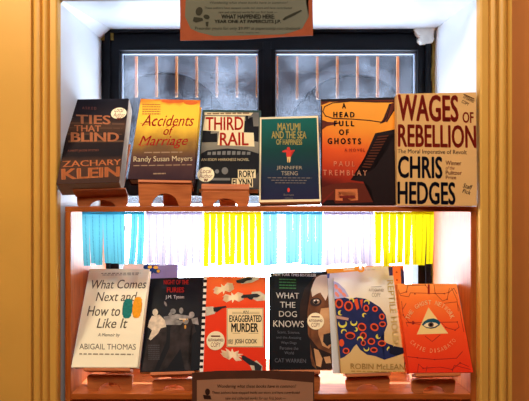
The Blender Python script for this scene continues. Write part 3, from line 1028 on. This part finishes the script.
F.text('title_lettering', [('AN', 164, 149, 184, 159, .01), ('EXAGGERATED', 117, 165, 230, 189, .03), ('MURDER', 124, 193, 218, 224, .035)], INK)
F.text('author_lettering', [('A NOVEL BY', 112, 249, 130, 266, .02), ('JOSH COOK', 136, 248, 214, 268, .02)], INK)
sticker(t, F, 69, 254, 32, STKW, [('AUTOGRAPHED', 42, 247, 96, 257, .02), ('COPY', 52, 260, 86, 276, 0), ('-----', 52, 236, 86, 241, .12)], mat('brown_red_ink', (120, 40, 26), 0.5))
make_stand('wooden stand under the red pistol book, behind the lower paper sign', loc, tyr, SF, .100, .020, .010, 'ledge', 0.0, G_STL)

# ---- lower 4: dog face cover
loc, tyr = (.0810, 1.0049, -.3692), (24.5, -6.5, 2.6)
m = mat('black_cover_card', (14, 15, 21), 0.4)
t, c, F = make_book('black book with white title beside a brown hound face', loc, tyr, .1344, .2184, .020, m, False,
                    [(32, 40), (228, 30), (245, 372), (30, 378)], PAGES, G_L)
FUR = mat('hound_brown_ink', (128, 78, 46), 0.5, 0.0, 26.0, .3, (76, 44, 28))
TANF = mat('hound_tan_ink', (206, 160, 112), 0.5, 0.0, 22.0, .3, (170, 118, 78))
EARF = mat('hound_ear_ink', (48, 30, 24), 0.5, 0.0, 26.0, .3, (28, 20, 20))
PALEF = mat('hound_cream_ink', (226, 208, 186), 0.5, 0.15, 26.0)
F.polys('hound_head', [[(176, 58), (196, 44), (228, 40), (229, 60), (244, 372), (190, 374), (174, 360), (168, 330), (172, 290), (160, 250), (158, 200), (160, 130), (164, 90)]], FUR)
F.polys('hound_brow', [[(186, 54), (206, 44), (228, 42), (231, 110), (222, 132), (204, 104), (190, 110), (176, 120), (172, 96)]], PALEF)
F.polys('hound_ear', [[(176, 60), (190, 52), (176, 78), (164, 110), (160, 160), (154, 200), (140, 226), (132, 200), (134, 140), (150, 90)]], EARF)
F.polys('hound_muzzle', [[(206, 160), (234, 156), (240, 290), (232, 300), (210, 290), (196, 250), (196, 200)]], TANF)
F.polys('hound_jaw', [[(164, 260), (196, 300), (240, 318), (243, 372), (190, 374), (176, 330)]], EARF)
F.each('hound_lip', [[(180, 300), (196, 306), (210, 336), (204, 366), (188, 360)], [(214, 330), (236, 326), (240, 350), (222, 352)]], TANF)
F.polys('hound_nose', [[(214, 250), (238, 244), (241, 282), (226, 292), (212, 276)]], mat('nose_black_ink', (34, 28, 30), 0.4))
F.polys('hound_eye', [ell(188, 138, 20, 15, 24, 0, 6.2832, -.15)], mat('eye_rim_ink', (44, 30, 28), 0.4))
F.polys('hound_iris', [ell(190, 136, 12, 9)], mat('amber_ink', (150, 120, 96), 0.4))
F.polys('hound_pupil', [ell(188, 138, 6.5, 6.5)], INK)
F.each('eye_glint', [ell(184, 133, 3, 2.5, 10), ell(195, 132, 3, 2, 10)], WHITE)
F.text('title_lettering', [('WHAT', 50, 108, 130, 128, .004), ('THE', 64, 140, 117, 160, .004), ('DOG', 60, 172, 122, 192, .004), ('KNOWS', 40, 205, 146, 228, .004)], WHITE)
F.text('award_lettering', [('NEW YORK TIMES BESTSELLER', 42, 40, 190, 50, .03)], WHITE)
F.polys('quotation_lines', greek(62, 60, 120, 4, 10, 4, 4, 60), mat('leaf_green_ink', (70, 128, 78), 0.5))
DG = mat('dim_blue_grey_ink', (88, 90, 100), 0.5)
F.text('subtitle_lettering', [('Scent, Science,', 54, 241, 132, 252, 0), ('and the Amazing', 50, 260, 136, 271, 0), ('Ways Dogs', 66, 278, 120, 289, 0), ('Perceive the', 62, 296, 126, 307, 0), ('World', 78, 313, 110, 323, 0)], DG)
F.text('author_lettering', [('CAT WARREN', 44, 338, 152, 352, .0)], DG)
sticker(t, F, 187, 205, 29, STKW, [('AUTOGRAPHED', 163, 199, 211, 208, .02), ('COPY', 172, 211, 202, 226, 0), ('-----', 172, 188, 202, 192, .12)], mat('brown_red_ink', (120, 40, 26), 0.5))
t2, c2, F2 = make_book('plain black copy hidden behind the hound book, its edge showing at left', loc, tyr, .1384, .2160, .012, m, False, None, PAGES, G_L, .0208, 0.0, -.0035)
make_stand('wooden stand under the hound book, its foot hidden by the paper sign', loc, tyr, SF, .090, .0335, .010, 'ledge', -.004, G_STL)

# ---- lower 5: cream book with the patterned reptile, a second copy behind it
loc, tyr = (.2376, 1.0051, -.3762), (18.5, -1.3, 2.4)
m = printed('pale_gold_print', [(0, (208, 168, 104)), (.35, (222, 190, 132)), (.75, (236, 226, 204)), (1, (240, 240, 236))], .2147)
t, c, F = make_book('cream and gold book with a brightly ringed blue reptile', loc, tyr, .1390, .2098, .020, m, False,
                    [(30, 52), (218, 42), (258, 350), (50, 360)], PAGES, G_L)
NAV = mat('reptile_navy_ink', (40, 48, 96), 0.5, 0.25, 60.0)
body = [(32, 118), (60, 112), (84, 118), (100, 112), (130, 116), (150, 126), (176, 142), (194, 166), (200, 196), (190, 222), (176, 238), (196, 256), (222, 266), (252, 272), (252, 290), (226, 300), (190, 312), (160, 300), (134, 296), (112, 280), (100, 262), (92, 270), (80, 288), (60, 304), (47, 310), (40, 220)]
F.polys('reptile_body', [body], NAV)
F.polys('reptile_crest', [[(29, 62), (44, 68), (64, 86), (78, 110), (60, 114), (32, 118)]], mat('lilac_ink', (176, 176, 216), 0.5))
F.each('crest_petal', [ell(38, 80, 5, 9, 12, 0, 6.2832, -.4), ell(50, 92, 5, 10, 12, 0, 6.2832, -.6), ell(62, 104, 5, 9, 12, 0, 6.2832, -.8), ell(40, 104, 5, 10, 12, 0, 6.2832, -.6)], mat('pink_petal_ink', (230, 140, 120), 0.5))
F.each('scale_plate', [ell(46, 132, 13, 15), ell(76, 140, 14, 16), ell(132, 146, 9, 11), ell(160, 148, 9, 9), ell(182, 172, 9, 10), ell(184, 196, 11, 9), ell(158, 206, 14, 12, 24, 0, 6.2832, .6), ell(118, 206, 14, 13, 24, 0, 6.2832, .5),
                         ell(122, 234, 11, 12), ell(148, 252, 12, 11), ell(182, 258, 13, 10), ell(156, 280, 12, 9), ell(122, 258, 8, 9), ell(80, 234, 16, 12), ell(66, 284, 11, 10), ell(52, 258, 8, 12), [(92, 120), (104, 116), (110, 146), (102, 152)], [(112, 120), (122, 118), (118, 148)]],
        mat('scale_orange_ink', (222, 84, 44), 0.5))
F.each('scale_centre', [ell(46, 132, 8, 10), ell(76, 140, 9, 11), ell(132, 146, 5, 7), ell(160, 148, 5, 5), ell(182, 172, 5, 6), ell(184, 196, 7, 5), ell(158, 206, 9, 7, 24, 0, 6.2832, .6), ell(118, 206, 10, 8, 24, 0, 6.2832, .5),
                          ell(122, 234, 7, 8), ell(148, 252, 8, 7), ell(182, 258, 9, 6), ell(156, 280, 8, 5), ell(122, 258, 5, 6), ell(80, 236, 12, 8), ell(66, 284, 7, 6)],
        mat('scale_maroon_ink', (72, 30, 40), 0.5))


def crescent(cx, cy, r, t0, th):
    a = ell(cx, cy, r, r, 14, t0, t0 + 3.6)
    b = ell(cx + th * math.cos(t0 + 4.95) * 1.0, cy + th * math.sin(t0 + 4.95), r * .8, r * .8, 14, t0 + 3.6, t0)
    return a + b


F.each('yellow_crescent', [crescent(56, 196, 14, -.3, 5), crescent(92, 192, 11, -.2, 4), crescent(50, 162, 8, 1.2, 3), crescent(126, 168, 7, 2, 3), crescent(98, 214, 7, -1.4, 3), crescent(60, 222, 9, 2.6, 3), crescent(112, 246, 10, 3.0, 3), crescent(132, 276, 9, -.4, 3), crescent(208, 278, 10, 2.9, 3), crescent(170, 236, 8, .5, 3), crescent(86, 122, 8, 3.3, 3), crescent(134, 128, 9, 3.2, 3)],
        mat('acid_yellow_ink', (226, 214, 84), 0.5))
F.polys('reptile_mouth', [[(36, 170), (76, 178), (74, 186), (38, 180)]], mat('dusty_pink_ink', (196, 150, 136), 0.5))
F.polys('dark_tail', [[(206, 264), (252, 272), (253, 290), (228, 298), (206, 290)]], mat('reptile_dark_ink', (26, 28, 48), 0.5))
GLD = mat('old_gold_ink', (176, 136, 66), 0.5)
F.text('author_lettering', [('ROBIN McLEAN', 80, 325, 256, 344, .003)], GLD)
F.text('title_lettering', [('REPTILE HOUSE', 112, 152, 324, 172, -.002, 0, -math.pi / 2 + .10)], mat('pale_gold_ink_b', (226, 200, 112), 0.5))
F.polys('small_print', greek(82, 349, 254, 1, 5, 3.5, 9, 71), GLD)
F.text('autograph_lettering', [('AUTOGRAPHED', 140, 84, 188, 93, .01), ('COPY', 150, 97, 178, 110, 0)], mat('stamp_grey_ink', (160, 150, 130), 0.5))
F.lines('stamp_line', [[(148, 79), (180, 77)]], .001, mat('stamp_grey_ink', (160, 150, 130), 0.5))
t2, c2, F2 = make_book('white-topped second copy poking up behind the cream reptile book', loc, tyr, .150, .2360, .020, mat('white_cover_card', (238, 238, 236), 0.5), False, None, PAGES, G_L, .0208, 0.0, -.0095)
F2.polys('blue_corner', [[(0, .9), (.05, .9), (.07, .965), (0, .965)]], mat('steel_blue_ink', (90, 104, 160), 0.5))
F2.polys('small_print', greek(.22, .965, .8, 1, .02, .006, 9, 75), mat('pale_grey_ink', (190, 190, 196), 0.5))
make_stand('wooden stand under the cream and gold reptile book', loc, tyr, SF, .098, .0415, .010, 'ledge', -.010, G_STL)
# orange paper bookmark with a round eyelet, tucked over the second copy
R = pose(*tyr)
o_ = R @ Vector((-.0095, .0200, .2262))
bkm = thing('bookmark', 'orange paper bookmark with round eyelet on top of the white second copy', 'bookmark', (loc[0] + o_.x, loc[1] + o_.y, loc[2] + o_.z), R)
bm = bmesh.new()
add_prism(bm, [(-.073, -.003), (.004, .0005), (.004, .0115), (-.073, .008)], lambda p: (p[0], 0, p[1]), lambda p: (p[0], .0006, p[1]))
link_mesh('strip', bm, mat('orange_bookmark_card', (246, 166, 46), 0.5), bkm)
bm = bmesh.new()
ro = ell(.009, .0062, .0092, .0092, 24)
ri = ell(.009, .0062, .0045, .0045, 24)
for i in range(24):
    j = (i + 1) % 24
    q = [ro[i], ro[j], ri[j], ri[i]]
    add_prism(bm, q, lambda p: (p[0], -.0004, p[1]), lambda p: (p[0], .0006, p[1]))
link_mesh('eyelet', bm, mat('orange_bookmark_card', (246, 166, 46), 0.5), bkm)
fb = Face(bkm, 1, 1, lambda x, y: (x + .5, y))
fb.polys('pale_patch', [[(-.032, .0025), (-.006, .0035), (-.006, .009), (-.032, .0078)]], mat('pale_apricot_ink', (250, 222, 170), 0.5))

# orange book with dark bands seen in the gap beside the reptile book
d2 = px(384, 267.5, 1.215)
t, c, F = make_book('orange book with dark blue bands in the gap behind reptile and eye books', (d2.x, 1.1740, bz), (tB, 0, 0), .102, .2495, .016, mat('orange_cloth', (226, 130, 52), 0.5, 0.1), True, None, PAGES, G_L)
F.each('dark_band', [[(.60, 0), (.70, 0), (.70, .985), (.60, .985)], [(.91, 0), (1.0, 0), (1.0, .93), (.91, .985)]], mat('navy_band_ink', (52, 54, 96), 0.5))
F.each('stud', [ell(.8, .93, .025, .01, 12), ell(.8, .85, .025, .01, 12)], mat('red_stud_ink', (150, 50, 40), 0.5))

# ---- lower 6: orange eye-in-triangle cover
loc, tyr = (.3783, .9833, -.3680), (24.6, 3.1, -.7)
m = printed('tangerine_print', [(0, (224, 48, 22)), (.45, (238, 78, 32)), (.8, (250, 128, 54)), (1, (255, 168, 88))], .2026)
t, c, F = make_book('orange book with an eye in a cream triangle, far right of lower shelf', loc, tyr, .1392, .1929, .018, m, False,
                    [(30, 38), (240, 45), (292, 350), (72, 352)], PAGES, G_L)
LN = mat('oxblood_line_ink', (140, 34, 26), 0.5)
F.each_line('map_line', [[(40, 74), (62, 68), (66, 46), (130, 46), (140, 60), (140, 42)], [(32, 60), (40, 80), (70, 86), (76, 72), (196, 78), (212, 74), (230, 60), (240, 80)], [(160, 44), (164, 76), (190, 104), (206, 98), (214, 60)],
                      [(44, 102), (50, 150), (70, 176), (120, 178)], [(180, 178), (240, 178), (246, 196), (232, 206), (200, 196), (186, 180)], [(66, 190), (60, 176), (110, 184)], [(128, 226), (152, 244), (180, 222)],
                      [(66, 296), (100, 300), (160, 306), (236, 302), (256, 280)], [(100, 350), (104, 322), (120, 336), (180, 332), (220, 340), (248, 318), (276, 330)], [(220, 348), (228, 326), (282, 340)],
                      [(196, 112), (240, 108), (250, 140), (256, 180), (262, 212)], [(48, 130), (60, 110)], [(222, 60), (240, 100), (244, 140)], [(130, 348), (134, 330)]], .0011, LN)
F.each('map_station', [ell(x, y, 2.6, 2.6, 10) for x, y in ((62, 68), (130, 46), (92, 76), (196, 78), (212, 74), (50, 150), (88, 178), (240, 178), (200, 196), (100, 300), (160, 306), (120, 336), (220, 340), (248, 318), (164, 76), (206, 98), (232, 206))] +
        [[(138, 44), (145, 44), (145, 78), (138, 78)], [(82, 172), (88, 172), (88, 184), (82, 184)]], LN)
PY = mat('pale_straw_ink', (240, 208, 136), 0.5)
F.polys('triangle', [[(140, 125), (208, 217), (98, 219)]], PY)
F.polys('eye_lid', [[(116, 186), (124, 174), (138, 166), (158, 164), (174, 170), (182, 180), (178, 188), (164, 196), (148, 199), (130, 196)]], mat('petrol_blue_ink', (20, 74, 98), 0.5))
F.polys('eye_white', [[(122, 188), (132, 180), (148, 177), (166, 180), (174, 186), (162, 193), (146, 196), (132, 194)]], CREAM)
F.polys('eye_iris', [ell(148, 186, 10, 8.5)], mat('iris_brown_ink', (90, 62, 50), 0.5))
F.polys('eye_pupil', [ell(148, 186, 5, 5, 14)], INK)
F.lines('eye_lashes', [[(120, 188), (132, 196), (148, 199), (164, 196), (176, 188)]], .0012, INK)
LT = mat('pale_peach_ink', (255, 222, 160), 0.5)
title = 'THE GHOST NETWORK'
cx0, cy0, rr = 144, 190, 84
L = []
for i, ch in enumerate(title):
    if ch == ' ':
        continue
    a = math.pi * (1.0 - .12) - (i / (len(title) - 1)) * math.pi * .76
    x, y = cx0 + rr * math.cos(a), cy0 - rr * .98 * math.sin(a)
    L.append((ch, x - 5, y - 7.5, x + 5, y + 7.5, .012, 0, a - math.pi / 2))
F.text('title_lettering', L, LT)
L = []
au = 'CATIE DISABATO'
for i, ch in enumerate(au):
    if ch == ' ':
        continue
    a = math.pi * (1.0 + .22) + (i / (len(au) - 1)) * math.pi * .58
    x, y = 152 + 92 * math.cos(a), 192 - 84 * math.sin(a)
    L.append((ch, x - (1.5 if ch == 'I' else 4.6), y - 7, x + (1.5 if ch == 'I' else 4.6), y + 7, 0, 0, a + math.pi / 2))
F.text('author_lettering', L, mat('peach_thin_ink', (236, 150, 96), 0.5))
make_stand('arched wooden stand under the orange eye book at far right', loc, tyr, SF, .098, .018, .0215, 'ledge', -.008, G_STL)

# ------------------------------------------------------------------ tear-off flyers hanging under the upper board
FD = 1.022
flyer_specs = [
    # x0, x1, colour, translucency, number of tabs, missing tabs, spread, label
    (82, 145, (98, 192, 214), .42, 9, (6,), .04, 'cyan tear-off flyer with a torn gap, leftmost of the hanging flyers'),
    (145.5, 203, (208, 202, 224), .36, 8, (), .03, 'white tear-off flyer hanging between the cyan and first yellow flyers'),
    (203.5, 262, (228, 216, 20), .4, 9, (), .5, 'yellow tear-off flyer hanging between two paler flyers at the middle'),
    (262.5, 323, (120, 190, 216), .42, 8, (2,), .08, 'pale blue tear-off flyer with one tab torn away'),
    (323.5, 374, (208, 202, 224), .36, 7, (), .03, 'white tear-off flyer hanging between pale blue and right yellow flyers'),
    (374.5, 434, (228, 216, 20), .4, 8, (), .4, 'yellow tear-off flyer at the right end of the hanging row'),
]
for k, (xa, xb, rgb, tr_, nt_, miss, spread, lab) in enumerate(flyer_specs):
    fm = paper('flyer_paper', rgb, tr_)
    fh = paper('flyer_header_paper', rgb, tr_, False)
    X0, X1 = xx(xa, FD), xx(xb, FD)
    W = X1 - X0
    top = ST - .0108 - .0006
    fl = thing('tear_off_flyer', lab, 'flyer', ((X0 + X1) / 2, FD, top), None, 'tear-off flyers under the upper shelf')
    bm = bmesh.new()
    add_box(bm, -W / 2, W / 2, -.0002, .0002, -.006, 0)
    link_mesh('header', bm, fh, fl)
    rnd = random.Random(20 + k)
    tw = W / nt_
    for i in range(nt_):
        if i in miss:
            continue
        bm = bmesh.new()
        uvl = bm.loops.layers.uv.new('UVMap')
        ln = .113 + rnd.uniform(-.004, .003)
        sw = rnd.uniform(-1, 1) * .0018 * (1 if k else 1.0)
        if k == 0 and i >= 7:
            sw = -.005 + .001 * (i - 7)
        curl = rnd.uniform(-.5, 1) * .012
        cw = tw * .995
        n = 8
        rows = []
        for j in range(n + 1):
            f_ = j / n
            nar = 1.0 - spread * .34 * f_ * (.6 + .8 * rnd.random() if j == n else 1)
            cx = -W / 2 + (i + .5) * tw + sw * f_ * f_
            yy = curl * f_ * f_
            z = -.006 - ln * f_
            rows.append([bm.verts.new((cx + s_ * cw / 2 * nar, yy + (.0012 * f_ if s_ == 0 else 0), z)) for s_ in (-1, 0, 1)])
        for j in range(n):
            for s_ in range(2):
                fc = bm.faces.new((rows[j][s_], rows[j][s_ + 1], rows[j + 1][s_ + 1], rows[j + 1][s_]))
                uv = [(s_ * .5, j / n), ((s_ + 1) * .5, j / n), ((s_ + 1) * .5, (j + 1) / n), (s_ * .5, (j + 1) / n)]
                for lp, q in zip(fc.loops, uv):
                    lp[uvl].uv = (q[0], q[1] + i * 1.7 + k * 3)
        link_mesh('tab', bm, fm, fl, 0, True)

# ------------------------------------------------------------------ the two paper signs
def sign(label, loc, w, h, border, panel, ink, crop, out_pts, in_pts, rot):
    t = thing('paper_sign', label, 'sign', loc, rot)
    f = homography(crop)
    F = Face(t, w, h, f)
    bm = bmesh.new()
    add_prism(bm, [F.at(*p) for p in out_pts], lambda p: (p[0], 0, p[1]), lambda p: (p[0], .0016, p[1]))
    b = link_mesh('border_card', bm, border, t)
    Fb = Face(b, w, h, f)
    pan = Fb.polys('text_panel', [in_pts], panel)
    pan.parent = t
    Fl = Face(pan, w, h, f, -.0003)
    return t, Fl


# sketch units: the wide crop of the upper sign (529 units = 140 photo px)
def sign_art(F, ink, full=True):
    F.text('heading_lettering', [('Wondering what these books have in common?', 112, 1, 408, 13, .0, .22)], ink)
    F.text('body_lettering', [('These authors have stepped inside our store and have contributed', 92, 22, 424, 33, 0, .15), ('new and collected works for our first book —', 145, 38, 368, 48, 0, .15)], ink)
    F.text('title_lettering', [('WHAT HAPPENED HERE:', 156, 52, 358, 69, .03), ('YEAR ONE AT PAPERCUTS J.P.', 130, 73, 382, 90, .03)], ink)
    F.text('order_lettering', [('Preorder yours for only $9.99* at papercutsjp.com/thebook', 56, 100, 456, 115, 0, .12), ('*while supplies last', 215, 120, 300, 127, 0, 0)], ink)
    F.each('drawn_mark', [ell(72, 40, 13, 17, 18, 0, 6.2832, .3), [(52, 62), (84, 66), (88, 76), (60, 84), (48, 78)], ell(100, 62, 12, 9, 16, 0, 6.2832, .3), [(96, 82), (108, 80), (106, 100), (98, 98)],
                            [(388, 72), (398, 62), (430, 46), (458, 34), (462, 38), (436, 54), (404, 70), (394, 76)]], ink)


DS = .968
p0 = px(180.5, 41, DS)
crop_top = [(0, -230), (503, -246), (503, 134), (0, 154)]
t, F = sign('orange bordered olive paper sign hanging from the window head above the panes', (xx(246.5, DS), DS, -(38.5 - 200.5) / 460 * DS), 132.6 / 460 * DS, .2105,
            mat('orange_card', (144, 70, 40), 0.6, 0.15, 30.0), mat('olive_paper', (82, 79, 56), 0.6, 0.12, 14.0), INK, [(0, -246), (503, -246), (503, 146), (0, 146)],
            [(-2, -246), (500, -246), (504, 134), (380, 140), (240, 150), (120, 152), (0, 154)],
            [(30, -215), (480, -215), (478, 10), (488, 60), (462, 108), (420, 122), (390, 130), (130, 137), (70, 122), (40, 108), (18, 60), (20, 20)], None)
sign_art(F, mat('dark_olive_ink', (44, 42, 30), 0.6))

# lower sign, on a dark brown card standing against the front of the bookcase
DL = .985
f_low = [(50, 46), (443, 46), (443, 700), (50, 700)]
ux = DL / 460 * 160 / 529
t, F = sign('brown paper sign on dark card propped against the bookcase foot at bottom centre', (xx(180 + 242 * 160 / 529, DL), DL, SILL - EZ + .0005), 404 * ux, .1355,
            mat('dark_brown_card', (84, 52, 40), 0.6, 0.15, 30.0), mat('dusty_pink_brown_paper', (168, 120, 90), 0.6, 0.1, 14.0), INK, [(40, 18), (444, 18), (444, 18 + .1355 / ux), (40, 18 + .1355 / ux)],
            [(40, 26), (120, 20), (240, 18), (444, 22), (444, 18 + .1355 / ux), (40, 18 + .1355 / ux)],
            [(56, 50), (140, 46), (280, 44), (440, 58), (440, 440), (56, 440)], pose(0, 0, 0))
BRI = mat('dark_brown_ink', (54, 32, 26), 0.6)
F.text('heading_lettering', [('Wondering what these books have in common?', 124, 64, 384, 78, .006, .22)], BRI)
F.text('body_lettering', [('These authors have stepped inside our store and have contributed', 106, 86, 396, 97, .004, .15), ('new and collected works for our first book —', 150, 104, 350, 114, 0, .15)], BRI)
F.text('title_lettering', [('WHAT HAPPENED HERE:', 160, 124, 336, 142, .03), ('YEAR ONE AT PAPERCUTS J.P.', 140, 148, 360, 166, .03)], BRI)
F.text('order_lettering', [('Preorder yours for only $9.99* at papercutsjp.com/thebook', 80, 176, 416, 191, 0, .12)], BRI)
F.each('drawn_mark', [ell(91, 88, 8, 11), [(76, 98), (100, 100), (104, 112), (80, 112)]], BRI)
